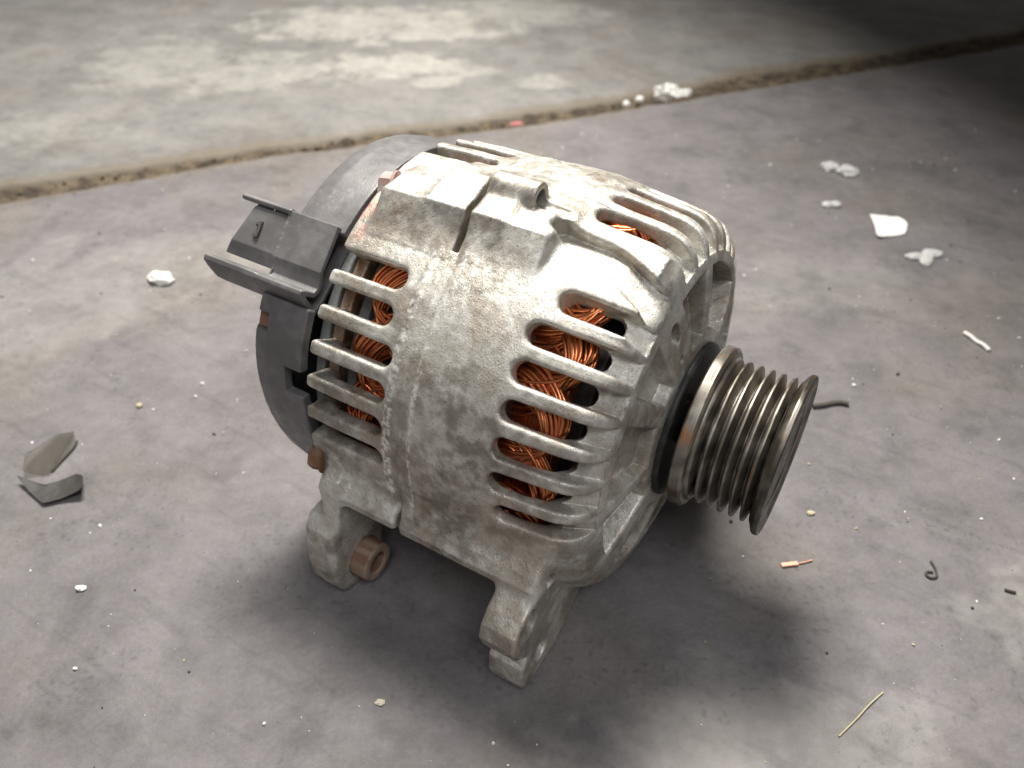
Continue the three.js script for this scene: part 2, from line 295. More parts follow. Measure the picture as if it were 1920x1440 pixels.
function rearSDF(x, y, z) {
  const r = Math.hypot(y, z), th = Math.atan2(z, y) * R2D;
  let d = sdPoly(x, r, profR) - 0.4;
  d = smin(d, Math.hypot((x + 3.0) * 0.75, r - 65.2) - 0.95 + 0.25 * n3(x, y / 2, z / 2), 0.5);
  if (z > -20 && y > 30) {
    d = smin(d, ext(sdPoly(y, z, padP) + 0.3, x, -28.6, 0.5, 1.6), 1.8);
    d = smin(d, ext(sdPoly(y, z, padHi), x, -13, 0.5, 1.2), 3.5);
    if (th < 31 && th > 0) d = Math.max(d, Math.min(x - 0.5 - 0.25 * n3(y / 5, z / 5, 3), 1.3 * (29 - th), th - 3, r - 60));
  }
  if (y < 14 && z > 20) {
    d = smin(d, ext(sdPoly(y, z, webP) + 0.2, x, -29.5, 0.8, 1.5), 4.5);
    d = smin(d, ext(sdPoly(y, z, earRP), x, -27.2, -20.3, 1.2), 3.5);
    d = smin(d, ext(sdPoly(y, z, lugRP), x, -32.6, -20.4, 1.6), 2.2);
    d = smax(d, -cyl(y - PIV[0], z - PIV[1], 7.2), 0.4);
  }
  if (x < 2 && r > 40) {
    const df = Math.min(56.6 - r, Math.max(-28.2 - x, 45 - r));
    for (const s of RB[Math.floor(th) + 180] || []) {
      const t = r * Math.sin((th - s.th) * D2R), dx = Math.max(x - (s.xe - s.w), 0);
      d = smax(d, -Math.max(Math.hypot(dx, t) - s.w, df), 1.5);
    }
  }
  d += 0.07 * n3(x / 6, y / 6, z / 6) + 0.05 * n3(x / 2.2, y / 2.2, z / 2.2);
  return Math.max(d, -H + 0.05 - y);
}
const finIndex = (slots, th) => { for (let i = 0; i < slots.length - 1; i++) { const a = slots[i].th, b = slots[i + 1].th; if (Math.abs(a - b) < 11) { const lo = Math.min(a, b), hi = Math.max(a, b), q = ang(th - (lo + hi) / 2); if (Math.abs(q) <= (hi - lo) / 2) return i; } } return -1; };
function frontLabel(x, y, z) {
  const r = Math.hypot(y, z), th = Math.atan2(z, y) * R2D;
  if (x > 36.5 && y < -16 && z > 40 && r > 60 + (y > -40 ? 4 : 0)) return 'mounting_ear';
  if (y < -4 && z > 55 && r > 67.4) return 'bolt_flange';
  if (x < 27 && th > 2 && th < 34) { if (Math.hypot(y - bossY, z - bossZ) < 5.6 && y > 68) return 'bolt_boss'; if (r > 66.9) return 'bolt_pad'; }
  if (x > 33 && r > 56 && x < 58.5) { const k = finIndex(frontSlots, th); if (k >= 0) return 'cooling_fin#' + k; }
  if (x > 57 && r > 30 && r < 50.5) { for (let i = 0; i < SPOKE.length; i++) { const da = ang(th - SPOKE[i][0]); if (Math.abs(da) < 50 && Math.abs(r * Math.sin(da * D2R)) < SPOKE[i][1] + 0.02 * r + 0.6) return 'nose_spoke#' + i; } }
  return 'main';
}
function rearLabel(x, y, z) {
  const r = Math.hypot(y, z), th = Math.atan2(z, y) * R2D;
  if (y < -17 && z > 48 && r > 67 && x < -19) return 'mounting_ear';
  if (y < -4 && z > 55 && r > 66.8) return 'bolt_flange';
  if (th > 2 && th < 34) { if (Math.hypot(y - bossY, z - bossZ) < 5.6 && y > 68 && x > -16.5) return 'bolt_boss'; if (r > 66.2 && x > -30) return 'bolt_pad'; }
  if (r < 57.2 && x < -27.8) return 'inner_ring';
  if (x < -10 && r > 56) { const k = finIndex(rearSlots, th); if (k >= 0) return 'cooling_fin#' + k; }
  return 'main';
}
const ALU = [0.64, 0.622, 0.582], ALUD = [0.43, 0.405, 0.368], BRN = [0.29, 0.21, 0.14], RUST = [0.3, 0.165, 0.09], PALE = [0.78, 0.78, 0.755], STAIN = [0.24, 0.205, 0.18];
// oily brown stains where the photograph shows them: belly, rear fins, ears; also darkens lower housing and pad faces (x, y, z, radius in mm)
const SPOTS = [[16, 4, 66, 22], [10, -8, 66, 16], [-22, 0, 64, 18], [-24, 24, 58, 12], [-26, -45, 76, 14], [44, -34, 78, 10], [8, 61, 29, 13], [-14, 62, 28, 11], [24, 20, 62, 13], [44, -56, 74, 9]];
function castColour(x, y, z, L) {
  const a = fbm3(x / 20, y / 20, z / 20, 4), b = fbm3(x / 5, y / 5, z / 5, 3), g = n3(x / 1.5, y / 1.5, z / 1.5), r = Math.hypot(y, z), th = Math.atan2(z, y) * R2D;
  let c = mix3(ALUD, ALU, sst(-0.22, 0.06, a + 0.6 * b + 0.1 * g));
  c = mix3(c, PALE, 0.55 * sst(0.12, 0.3, b + 0.3 * g + 0.4 * a));
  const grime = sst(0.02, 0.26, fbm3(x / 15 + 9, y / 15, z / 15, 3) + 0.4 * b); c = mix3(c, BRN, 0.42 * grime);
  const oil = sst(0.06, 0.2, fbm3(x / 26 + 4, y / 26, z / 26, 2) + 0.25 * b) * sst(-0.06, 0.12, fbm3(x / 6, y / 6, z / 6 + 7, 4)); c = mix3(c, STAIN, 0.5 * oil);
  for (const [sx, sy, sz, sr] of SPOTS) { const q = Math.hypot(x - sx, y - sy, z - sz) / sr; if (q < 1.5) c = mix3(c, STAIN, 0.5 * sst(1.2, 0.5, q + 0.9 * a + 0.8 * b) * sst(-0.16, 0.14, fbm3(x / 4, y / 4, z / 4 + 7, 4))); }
  if (L === 'inner_ring') c = mix3(c, RUST, 0.55 + 0.4 * sst(-0.2, 0.2, b));
  // worn bright flakes along the seam lips
  if (Math.abs(x + 3) < 1.3 || Math.abs(x - 5.4) < 0.8) { if (L === 'main') c = mix3(c, [0.86, 0.855, 0.83], sst(-0.05, 0.15, n3(x / 1.2, y / 1.3, z / 1.3) + 0.4 * b)); }
  // red paint dabs by the rear bolt
  if (x < -26.5 && r > 62 && th > 8 && th < 38) c = mix3(c, [0.6, 0.27, 0.23], 0.5 * sst(-26, -29, x + 3 * b) * sst(-0.15, 0.15, b));
  return c;
}
const castUV = (x, y, z) => { const r = Math.hypot(y, z), th = Math.atan2(-z, -y); return [(th / (2 * Math.PI)) * 16 + 0.55 * (r / T1), (x - r) / T1]; };
function housing(name, f, lo, hi, label, hStep) {
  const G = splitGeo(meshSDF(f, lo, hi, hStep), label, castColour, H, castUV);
  const o = mesh(name, G.main, M.cast, alt);
  for (const k in G) if (k !== 'main') mesh(k.split('#')[0], G[k], M.cast, o);
  return o;
}
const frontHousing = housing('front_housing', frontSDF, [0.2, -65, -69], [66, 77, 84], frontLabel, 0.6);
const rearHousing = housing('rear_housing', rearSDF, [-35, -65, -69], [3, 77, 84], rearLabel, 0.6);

// lathe round the alternator's axis; pts are [x, r] in mm
function latheX(pts, seg, colour) {
  const g = new THREE.LatheGeometry(pts.map(([x, r]) => new THREE.Vector2(Math.max(r, 1e-3), x)), seg);
  g.rotateZ(-Math.PI / 2); const p = g.attributes.position, uv = g.attributes.uv, c = [];
  for (let i = 0; i < p.count; i++) { const x = p.getX(i), y = p.getY(i), z = p.getZ(i); c.push(...(colour ? colour(x, y, z) : [1, 1, 1])); uv.setXY(i, uv.getX(i) * 4, (x - Math.hypot(y, z)) / 20); }
  g.setAttribute('color', new THREE.Float32BufferAttribute(c, 3)); g.scale(MM, MM, MM); g.translate(0, H * MM, 0); return g;
}
function creased(pts, ch = 0.25) { // doubles the corners so that a lathe keeps its edges, with a small chamfer
  const o = [pts[0]];
  for (let i = 1; i < pts.length - 1; i++) { const [a, b, c] = [pts[i - 1], pts[i], pts[i + 1]]; const la = Math.hypot(a[0] - b[0], a[1] - b[1]), lc = Math.hypot(c[0] - b[0], c[1] - b[1]), ka = Math.min(ch / la, 0.3), kc = Math.min(ch / lc, 0.3); o.push([mix(b[0], a[0], ka), mix(b[1], a[1], ka)], [b[0] * 0.6 + 0.2 * (mix(b[0], a[0], ka) + mix(b[0], c[0], kc)), b[1] * 0.6 + 0.2 * (mix(b[1], a[1], ka) + mix(b[1], c[1], kc))], [mix(b[0], c[0], kc), mix(b[1], c[1], kc)]); }
  o.push(pts[pts.length - 1]); return o;
}
const steelCol = (x, y, z) => { const a = fbm3(x / 9, y / 9, z / 9, 4), b = fbm3(x / 2.4, y / 8, z / 8, 3), th = Math.atan2(z, y) * R2D; let c = mix3([0.15, 0.132, 0.108], [0.35, 0.325, 0.285], sst(-0.25, 0.25, a + 0.5 * b)); c = mix3(c, [0.24, 0.14, 0.085], 0.6 * sst(0.18, 0.36, fbm3(x / 5 + 30, y / 5, z / 5, 3))); if (x < 73.5) c = mix3(c, [0.5, 0.26, 0.15], sst(0.9, 0.55, Math.hypot((th - 58) / 11, (x - 71) / 3) + 1.2 * b)); return c; };
// front collar behind the pulley
mesh('spacer_collar', latheX(creased([[61.2, 5], [61.2, 24.2], [62, 25.3], [65.2, 25.4], [66, 24.8], [66, 8]]), 128, (x, y, z) => mix3([0.02, 0.0195, 0.019], [0.06, 0.057, 0.053], sst(-0.1, 0.3, fbm3(x / 3, y / 5, z / 5, 3)))), M.blackSteel, alt);
mesh('shaft', latheX([[50, 8], [70, 8], [70, 0]], 48, () => [0.3, 0.29, 0.28]), M.steel, alt);
const pulP = [[69.0, 7], [69.0, 24.9], [69.6, 26.1], [72.6, 26.1], [73.3, 25.2], [73.5, 23.6], [74.0, 23.5], [74.6, 23.0], [75.5, 18.4]];
for (let k = 0; k < 5; k++) { const x = 77.3 + 3.5 * k; pulP.push([x - 1.5, 18.3], [x - 0.35, 23.2], [x + 0.35, 23.2], [x + 1.5, 18.3]); }
pulP.push([92.9, 18.6], [93.6, 22.6]);
const pul = mesh('pulley', latheX(creased(pulP, 0.2), 192, steelCol), M.steel, alt);
mesh('pulley_flange', latheX(creased([[93.3, 18], [93.8, 22.8], [94.9, 25.0], [95.6, 25.6], [96.9, 25.5], [97.2, 24.6], [96.4, 22.0], [96.2, 17], [95.8, 16.6], [95.8, 0]], 0.3), 160, (x, y, z) => steelCol(x, y, z).map((k) => k * 0.55)), M.steel, pul);
// stator, rotor and windings seen through the slots
mesh('stator_core', latheX(creased([[-6, 47], [-6, 60.2], [29, 60.2], [29, 47], [-6, 47]], 0.4), 96, () => [0.1, 0.098, 0.095]), M.blackSteel, alt);
mesh('rotor', latheX(creased([[-27, 6], [-27, 44.5], [48, 44.5], [48, 6]], 1.5), 72, () => [0.05, 0.047, 0.045]), M.blackSteel, alt);
mesh('diode_plate_ring', latheX(creased([[-27.5, 46], [-27.5, 53.5], [-23.8, 53.5], [-23.8, 46]], 0.5), 96), M.greyPart, alt);
function winding(name, x0, dir, len) {
  const root = new THREE.Group(); root.name = name; alt.add(root);
  for (let i = 0; i < 36; i++) {
    const gs = [], base = i * 10 + rr(-1, 1), layer = i % 2, lean = layer ? 1 : -1;
    for (let j = 0; j < 22; j++) {
      const w = j / 21, a = base + (w - 0.5) * 8 + rr(-0.5, 0.5), rj = (layer ? 56.8 : 53.0) + rr(-2.8, 0.9), pk = len * (0.74 + 0.3 * (1 - w) + rr(-0.03, 0.03)), sw = lean * (24 + rr(-0.8, 0.8)), pts = [];
      const q = [[0, 0], [0.3, 0.04], [0.68, 0.2], [0.94, 0.44], [1, 0.62], [0.86, 0.84], [0.4, 1.0], [0, 1.05]];
      for (const [f, s] of q) { const th = (a + sw * s + rr(-0.22, 0.22)) * D2R, r = rj + 1.4 * Math.sin(s * 3.1) * (layer ? 0.5 : 1) + rr(-0.2, 0.2); pts.push(new THREE.Vector3((x0 + dir * f * pk) * MM, (H + r * Math.cos(th)) * MM, r * Math.sin(th) * MM)); }
      gs.push(new THREE.TubeGeometry(new THREE.CatmullRomCurve3(pts), 22, 0.6 * MM, 5));
    }
    mesh('copper_coil', mergeGeometries(gs), M.copper, root);
  }
}
winding('front_winding', 28.5, 1, 17.5);
{ const pr = []; for (let i = 0; i <= 72; i++) { const x = 28.5 + (i / 72) * 14.4; pr.push([x, 51.4 - 0.03 * Math.max(0, x - 36) ** 2 + 0.55 * Math.abs(Math.sin((i / 6) * Math.PI))]); } mesh('winding_core', latheX([[28.5, 46], ...pr, [43, 46]], 120), M.copper, alt); }
winding('rear_winding', -5.5, -1, 17);

// bolts
function hexBolt(x, y, z, red) {
  const g = mergeGeometries([new THREE.CylinderGeometry(5.2, 5.2, 4.6, 6).toNonIndexed(), new THREE.CylinderGeometry(4.4, 5.0, 0.8, 6).translate(0, 2.7, 0).toNonIndexed(), new THREE.CylinderGeometry(5.9, 5.9, 1.0, 24).translate(0, -2.4, 0).toNonIndexed()]);
  g.scale(0.84, 0.84, 0.84); g.rotateX(0.3); g.rotateZ(Math.PI / 2); g.translate(x, y, z); const c = [], p = g.attributes.position;
  for (let i = 0; i < p.count; i++) { const t = fbm3(p.getX(i) / 3, p.getY(i) / 3, p.getZ(i) / 3, 2); c.push(...(red ? mix3([0.5, 0.34, 0.31], [0.52, 0.49, 0.46], sst(-0.1, 0.3, t)) : mix3([0.22, 0.11, 0.06], [0.34, 0.24, 0.17], sst(-0.2, 0.3, t)))); }
  g.setAttribute('color', new THREE.Float32BufferAttribute(c, 3)); g.scale(MM, MM, MM); g.translate(0, H * MM, 0); g.computeVertexNormals();
  return mesh('bolt_head', g, M.rust, rearHousing);
}
hexBolt(-32, 61.6, 16.6, true).userData.label = 'bolt head dabbed with faded red paint';
hexBolt(-32.2, -11.5, 64.6, false).userData.label = 'rusty bolt head above the rear mounting ear';
{ const g = new THREE.CylinderGeometry(2.2, 2.2, 11, 20); g.rotateZ(Math.PI / 2); g.translate(8.5, bossY - 0.4, bossZ); g.scale(MM, MM, MM); g.translate(0, H * MM, 0); mesh('bolt_end', g, M.dark, frontHousing); }
{ // pivot bushing in the rear ear
  const g = latheX(creased([[-30, 3.9], [-30, 7.1], [-14.2, 7.1], [-13.5, 6.5], [-13.5, 4.3], [-14.2, 3.9], [-30, 3.9]], 0.3), 48, (x, y, z) => mix3([0.19, 0.1, 0.065], [0.33, 0.25, 0.19], sst(-0.1, 0.3, fbm3(x / 4, y / 4, z / 4, 3) + (x > -14 ? 0.3 : 0))));
  g.translate(0, PIV[0] * MM, PIV[1] * MM); mesh('pivot_bushing', g, M.rust, rearHousing);
}

// black rear cover and its plug socket
const capProf = poly([[-37, 57.8], [-37, 60.6], [-50, 61.0], [-55, 60.2], [-57.6, 57], [-58.2, 52], [-58.2, 10], [-55.8, 10], [-55.8, 54], [-54, 57.6]]);
function capSDF(x, y, z) {
  const r = Math.hypot(y, z), th = Math.atan2(z, y) * R2D;
  let d = sdPoly(x, r - 1.6 * sst(-80, -30, th) * sst(110, 80, th) - 2.0 * sst(28, 54, th) * sst(92, 64, th), capProf) - 0.35;
  // lower step of the cover and the window at its side
  const low = Math.max(Math.hypot(y, z) - 62, 58.5 - r, -44.8 - x, x + 37.5, 88 - th, th - 150); d = smin(d, low, 1);
  d = smax(d, -Math.max(Math.abs(th - 77) * 1.05 - 4.2, -43.2 - x, 50 - r), 0.4);
  d = smax(d, -Math.max(Math.abs(th - 44) - 11, -56 - x, 50 - r), 0.6); // opening behind the plug socket
  d = smax(d, -Math.max(Math.abs(th - 62.5) * 1.05 - 2.6, x + 50.5, 57 - r), 0.3); // slot of the brown terminal
  return d + 0.05 * n3(x / 5, y / 5, z / 5);
}
const plasCol = (x, y, z) => { const a = fbm3(x / 16, y / 16, z / 16, 4), b = fbm3(x / 3, y / 3, z / 3, 3); let c = mix3([0.1, 0.096, 0.096], [0.145, 0.14, 0.14], sst(-0.3, 0.3, a + 0.5 * b)); const s = sst(0.2, 0.3, n3(x / 1.4 + 40, (y + z) / 9, (y - z) / 1.6) + 0.5 * a); const th = Math.atan2(z, y) * R2D; if (x < -40 && x > -54 && th > 8 && th < 28) c = mix3(c, [0.22, 0.215, 0.21], 0.5 * s * sst(0.18, 0.3, n3(x / 4, th / 14, 3) + 0.1)); return c; };
const capUV = (x, y, z) => { const r = Math.hypot(y, z); return [Math.atan2(-z, -y) * 2.4 + r / 40, (x - r) / 25]; };
mesh('rear_cover', splitGeo(meshSDF(capSDF, [-60, -63, -64], [-35.5, 64, 64], 0.8), null, plasCol, H, capUV).main, M.plastic, alt);
// socket: everything in the cross-section (y, z), pushed along x
const TT = [55.2, 34.2], sockOut = poly([TT, [52.6, 36.6], [44.6, 44.6], [42.6, 45.2], [40.2, 46.6], [39.8, 48.2], [42.4, 51.4], [43.2, 53], [42, 53.9], [39.4, 53.2], [35, 51.4], [32.4, 50.2], [33.6, 46], [40, 36], [46, 28], [51.4, 30.6]]);
const blockP = poly([[53.2, 34.6], [52.6, 36.0], [44.6, 43.9], [43, 44.6], [40.2, 45.6], [38, 41], [46, 30]]);
const railP = poly([[39.4, 47.6], [42.6, 51.2], [43.5, 53], [42, 54], [39.4, 53.2], [34, 51], [32.4, 49.8], [34, 46.6]]);
const bladeP = poly([[55.4, 33.6], [55.4, 34.8], [54.4, 35.2], [50.2, 31], [50.8, 30.2]]);
function sockSDF(x, y, z) {
  const a = sdPoly(y, z, sockOut);
  let d = ext(a, x, -57.2, -38.2, 0.5);
  d = smax(d, -Math.max(a + 1.7, -50 - x), 0.3); // hollow toward the housing
  d = smin(d, ext(sdPoly(y, z, blockP), x, -71.4 - 0.48 * (52.5 - y), -56, 0.9), 0.5);
  const rail = ext(sdPoly(y, z, railP), x, -77.5, -56, 0.6); d = smin(d, Math.max(rail, -(x + 77.5) * 0.62 + (41.0 - y) - 6.2 + 0.0), 0.5);
  const blade = ext(sdPoly(y, z, bladeP) - 0.1, x, -76, -56, 0.3); d = Math.min(d, Math.max(blade, Math.min(-62.5 - x < 0 ? -1 : 1, 1) > 0 ? Math.max(blade, 53.4 - y) : blade));
  return d + 0.03 * n3(x / 4, y / 4, z / 4);
}
const sockCol = (x, y, z) => { const b = fbm3(x / 3, y / 3, z / 3, 3); let c = plasCol(x, y, z).map((k) => k * 1.1); const seam = Math.abs(x + 56.6) < 0.7 && y > 42; if (seam) c = mix3(c, [0.2, 0.19, 0.19], 0.7 * sst(-0.1, 0.3, n3(y / 0.8, z / 0.8, 3) + b)); return c; };
const sock = mesh('plug_socket', splitGeo(meshSDF(sockSDF, [-79, 30, 27], [-37, 58, 57], 0.42), null, sockCol, H, capUV).main, M.plastic, alt);
{ // raised figure 1 on the sloping face of the socket
  const sh = new THREE.Shape(); [[-0.45, -2.5], [0.45, -2.5], [0.45, 2.5], [-0.2, 2.5], [-1.5, 1.7], [-1.5, 0.9], [-0.45, 1.35]].forEach(([x, y], i) => (i ? sh.lineTo(x, y) : sh.moveTo(x, y)));
  const g = mergeGeometries([new THREE.ExtrudeGeometry(sh, { depth: 0.55, bevelEnabled: true, bevelSize: 0.08, bevelThickness: 0.08, bevelSegments: 1 }), new THREE.ExtrudeGeometry(new THREE.Shape([[-1.5, -2.5], [-0.4, -2.5], [-0.4, -1.8], [-1.5, -1.8]].map((q) => new THREE.Vector2(...q))), { depth: 0.5, bevelEnabled: false })]);
  // face frame: right = along +x, up = up the slope, out = normal of the face
  const up = new THREE.Vector3(0, 0.7, -0.714), rt = new THREE.Vector3(1, 0, 0), out = new THREE.Vector3().crossVectors(rt, up); const m4 = new THREE.Matrix4().makeBasis(rt, up, out).setPosition(-65.6, 48.75, 40.0);
  g.applyMatrix4(m4); g.scale(MM, MM, MM); g.translate(0, H * MM, 0); const c = []; for (let i = 0; i < g.attributes.position.count; i++) c.push(0.07, 0.065, 0.064); g.setAttribute('color', new THREE.Float32BufferAttribute(c, 3)); mesh('raised_numeral', g, M.plastic, sock);
}
{ // regulator block in the dark behind the socket, brown terminal at the cover's back edge
  const g = new THREE.BoxGeometry(9, 12, 15); g.rotateX(-0.78); g.translate(-47, 40, 35); g.scale(MM, MM, MM); g.translate(0, H * MM, 0); mesh('regulator', g, M.blackPlastic, alt);
  const t = new THREE.BoxGeometry(4, 3, 4.6); t.rotateX(62.5 * D2R); t.translate(-54.4, 60.4 * Math.cos(62.5 * D2R), 60.4 * Math.sin(62.5 * D2R)); t.scale(MM, MM, MM); t.translate(0, H * MM, 0); const c = []; for (let i = 0; i < t.attributes.position.count; i++) c.push(0.3, 0.17, 0.12); t.setAttribute('color', new THREE.Float32BufferAttribute(c, 3)); mesh('brown_terminal', t, M.rust, alt);
  mesh('rear_plate', latheX(creased([[-36.5, 10], [-36.5, 57.4], [-33.2, 57.4], [-33.2, 10]], 0.6), 96), M.greyPart, alt);
}

// ------------------------------------------------------------------ litter on the floor
M.white = mat({ lin: [0.8, 0.79, 0.76], roughness: 0.75, transmission: 0.15 });
M.paper = mat({ lin: [0.85, 0.84, 0.82], roughness: 0.9 });
M.milky = mat({ lin: [0.78, 0.78, 0.77], roughness: 0.45, transmission: 0.45 });
M.tape = mat({ lin: [0.035, 0.032, 0.03], roughness: 0.65 });
M.clear = mat({ lin: [0.82, 0.81, 0.77], roughness: 0.14, transmission: 1, ior: 1.4, bumpMap: castBump, bumpScale: 0.0004 });
M.brown = mat({ lin: [0.055, 0.048, 0.042], roughness: 0.85 });
M.copperBit = mat({ lin: [0.66, 0.36, 0.25], roughness: 0.45, metalness: 0.4 });
M.straw = mat({ lin: [0.42, 0.37, 0.24], roughness: 0.8 });
M.pink = mat({ lin: [0.5, 0.17, 0.18], roughness: 0.7 });
const LIT = [];
function at(name, m, x, z, g, label, cat, group) { g.computeBoundingBox(); g.translate(0, -g.boundingBox.min.y, 0); g.scale(MM, MM, MM); const o = mesh(name, g, m); o.position.set(x * MM, 0.0001, z * MM); tag(o, label, cat, group); LIT.push([x, z]); return o; }
function lump(sx, sy, sz, k, s, turn = 0) { const g = new THREE.IcosahedronGeometry(1, 4), p = g.attributes.position; for (let i = 0; i < p.count; i++) { const x = p.getX(i), y = p.getY(i), z = p.getZ(i), f = 1 + k * fbm3(x * 1.3 + s, y * 1.3, z * 1.3, 3) * 2; p.setXYZ(i, x * f * sx, Math.max(y * f, -0.6) * sy, z * f * sz); } g.rotateY(turn); g.computeVertexNormals(); return g; }
function sheet(pts, th, curl, s) { // thin scrap with real thickness: rings from the middle out, so that it can bend and crease
  const cx = pts.reduce((a, q) => a + q[0], 0) / pts.length, cz = pts.reduce((a, q) => a + q[1], 0) / pts.length;
  const o = new THREE.CatmullRomCurve3(pts.map((q) => new THREE.Vector3(q[0] - cx, q[1] - cz, 0)), true, 'catmullrom', 0.15).getPoints(72), n = o.length - 1, K = 12, p = [], id = [];
  const put = (x, z, up) => { const h = curl(x, z) + 0.5 * n3(x / 5 + s, z / 5, 2) + 0.25 * Math.abs(n3(x / 2.5 + s, z / 2.5, 6)); p.push(x, h + (up ? th : 0), z); };
  for (const up of [1, 0]) for (let k = 0; k <= K; k++) for (let i = 0; i < n; i++) { const f = k === K ? 1 + 0.02 * n3(i * 0.9, s, 1) : k / K; put(o[i].x * f, o[i].y * f, up); }
  const B = (K + 1) * n, q = (a, b, c, d) => id.push(a, b, c, c, b, d);
  for (let k = 0; k < K; k++) for (let i = 0; i < n; i++) { const j = (i + 1) % n, a = k * n + i, b = k * n + j, c = a + n, d = b + n; q(a, b, c, d); q(B + b, B + a, B + d, B + c); }
  for (let i = 0; i < n; i++) { const a = K * n + i, b = K * n + ((i + 1) % n); q(a, b, B + a, B + b); }
  let A = 0; for (let i = 0; i < n; i++) A += o[i].x * o[(i + 1) % n].y - o[(i + 1) % n].x * o[i].y;
  if (A > 0) for (let t = 0; t < id.length; t += 3) { const w = id[t]; id[t] = id[t + 1]; id[t + 1] = w; }
  let g = new THREE.BufferGeometry(); g.setAttribute('position', new THREE.Float32BufferAttribute(p, 3)); g.setIndex(id); g = g.toNonIndexed(); g = toCreasedNormals(g, 0.6); g.setAttribute('uv', new THREE.Float32BufferAttribute(new Float32Array(g.attributes.position.count * 2).map((_, i) => g.attributes.position.array[(i >> 1) * 3 + (i & 1) * 2] / 12), 2)); return { g, cx, cz };
}
function rod(pts, rad, seg = 24) { return new THREE.TubeGeometry(new THREE.CatmullRomCurve3(pts.map((q) => new THREE.Vector3(...q))), seg, rad, 8); }
{
  let s = sheet([[211, -208], [226, -204], [228, -196], [223.5, -186.5], [206.5, -182], [209.5, -196]], 0.35, (x, z) => 0.012 * x * x + 0.6, 1);
  at('paper_scrap', M.paper, s.cx, s.cz, s.g, 'four-cornered white paper scrap lying flat on the dark floor', 'paper scrap');
  at('plastic_scrap', M.milky, 225, -162, mergeGeometries([lump(5, 1.6, 3.6, 0.4, 3).translate(6, 0, -3), lump(3, 1.4, 6.5, 0.4, 5, -0.5).translate(0, 0, 3), lump(5.5, 1.5, 2.4, 0.3, 8, 0.1).translate(-5, 0, 0)]), 'milky forked plastic scrap beside the white paper scrap', 'plastic scrap');
  at('plastic_crumb', M.milky, 210, -266, mergeGeometries([lump(5.4, 2.2, 4.6, 0.5, 11).translate(-5.4, 0, -3.6), lump(6.6, 2.4, 5.2, 0.5, 14).translate(4.6, 0, 3.2)]), 'milky plastic crumb of two joined lumps, longest of the milky crumbs', 'plastic crumb');
  at('plastic_crumb', M.milky, 191.8, -220, mergeGeometries([lump(3, 1.7, 2.6, 0.3, 21).translate(-2.6, 0, 0), lump(3, 1.7, 2.6, 0.3, 24).translate(2.4, 0, 0)]), 'small milky plastic crumb shaped like a short bean', 'plastic crumb');
  at('fibre_twist', M.white, 221, -87, rod([[-2.6, 0.8, -6.5], [-1, 1.2, -3], [0.3, 0.8, 0.4], [2.0, 1.3, 3.5], [3.4, 0.6, 7]], 1.05).scale(1, 0.7, 1), 'short twisted white fibre lying alone on the floor', 'fibre');
  at('foam_lump', M.white, -183, -138.5, lump(7.0, 3.6, 4.2, 0.36, 31, -0.3), 'oval white foam lump on the floor near the plug socket', 'foam lump');
  at('foam_wad', M.white, 116, -385, mergeGeometries([lump(8, 7, 6, 0.5, 41), lump(9, 3.2, 4.5, 0.5, 44, 0.3).translate(8.5, 0, 0.5)]), 'ragged white foam wad caught at the dirty floor joint', 'foam wad');
  at('foam_bead', M.white, 84.9, -371.6, lump(2.7, 2.4, 2.7, 0.15, 51), 'white foam bead in the dirty joint, farther from the foam wad', 'foam bead');
  at('foam_bead', M.white, 95.7, -379.4, lump(3.1, 2.6, 3.1, 0.15, 54), 'white foam bead in the dirty joint, right beside the foam wad', 'foam bead');
  at('pink_scrap', M.pink, 4, -338, lump(4.6, 1.2, 1.6, 0.3, 61, 0.2), 'pink scrap at the edge of the dirty floor joint', 'scrap');
  const cu = at('copper_strip', M.copperBit, 102, 42, mergeGeometries([new THREE.BoxGeometry(6, 0.9, 1.5).rotateY(0.14).translate(-2.8, 0.5, 0.6).toNonIndexed(), rod([[0, 0.5, 0.3], [3, 0.5, -0.4], [6, 0.5, -1.3]], 0.28).toNonIndexed()]), 'pinkish copper strip with a thin wire tail lying below the pulley', 'copper strip'); void cu;
  at('dark_worm', M.brown, 139.5, -42, rod([[-9, 1, 1.4], [-4, 1.1, 0.6], [0, 1, -0.6], [4, 1.2, -0.9], [7, 1, 0.1]], 1.15).scale(1, 0.8, 1), 'dark rubber crumb like a thin worm beyond the pulley', 'rubber crumb');
  at('wire_hook', M.brown, 148.6, 45.4, rod([[1.6, 0.5, -4.2], [1.8, 0.6, -0.6], [0.9, 0.6, 2.4], [-1.2, 0.6, 3.0], [-2.4, 0.6, 1.6], [-1.5, 0.6, 0.4], [0.4, 0.6, 0.6]], 0.42, 40), 'thin dark wire bent into a hook on the floor', 'wire');
  at('rubber_crumb', M.brown, 172.6, 54, rod([[-1.6, 0.5, -0.7], [0, 0.6, 0], [1.6, 0.5, 0.5]], 0.5), 'tiny dark straight crumb near the wire hook', 'crumb');
  s = sheet([[-193, 2.5], [-182, 5], [-171, 0.5], [-167, 3], [-163.8, 10.5], [-170, 12.5], [-178, 15], [-186, 9]], 0.5, (x, z) => 0.022 * Math.max(0, x) ** 2 + 0.008 * x * x + 0.02 * z * z + 0.2, 7);
  at('black_tape_scrap', M.tape, s.cx, s.cz, s.g, 'crumpled scrap of black tape on the grey floor', 'tape scrap');
  s = sheet([[-189, -22], [-183, -23.5], [-180.6, -20], [-180.8, -10], [-182.5, 0.5], [-192, 1], [-193.5, -7]], 0.4, (x, z) => 0.07 * x * x + 0.3, 9);
  at('clear_tape_scrap', M.clear, s.cx, s.cz - 1.4, s.g, 'dirty clear plastic strip curling beside the black tape scrap', 'plastic strip');
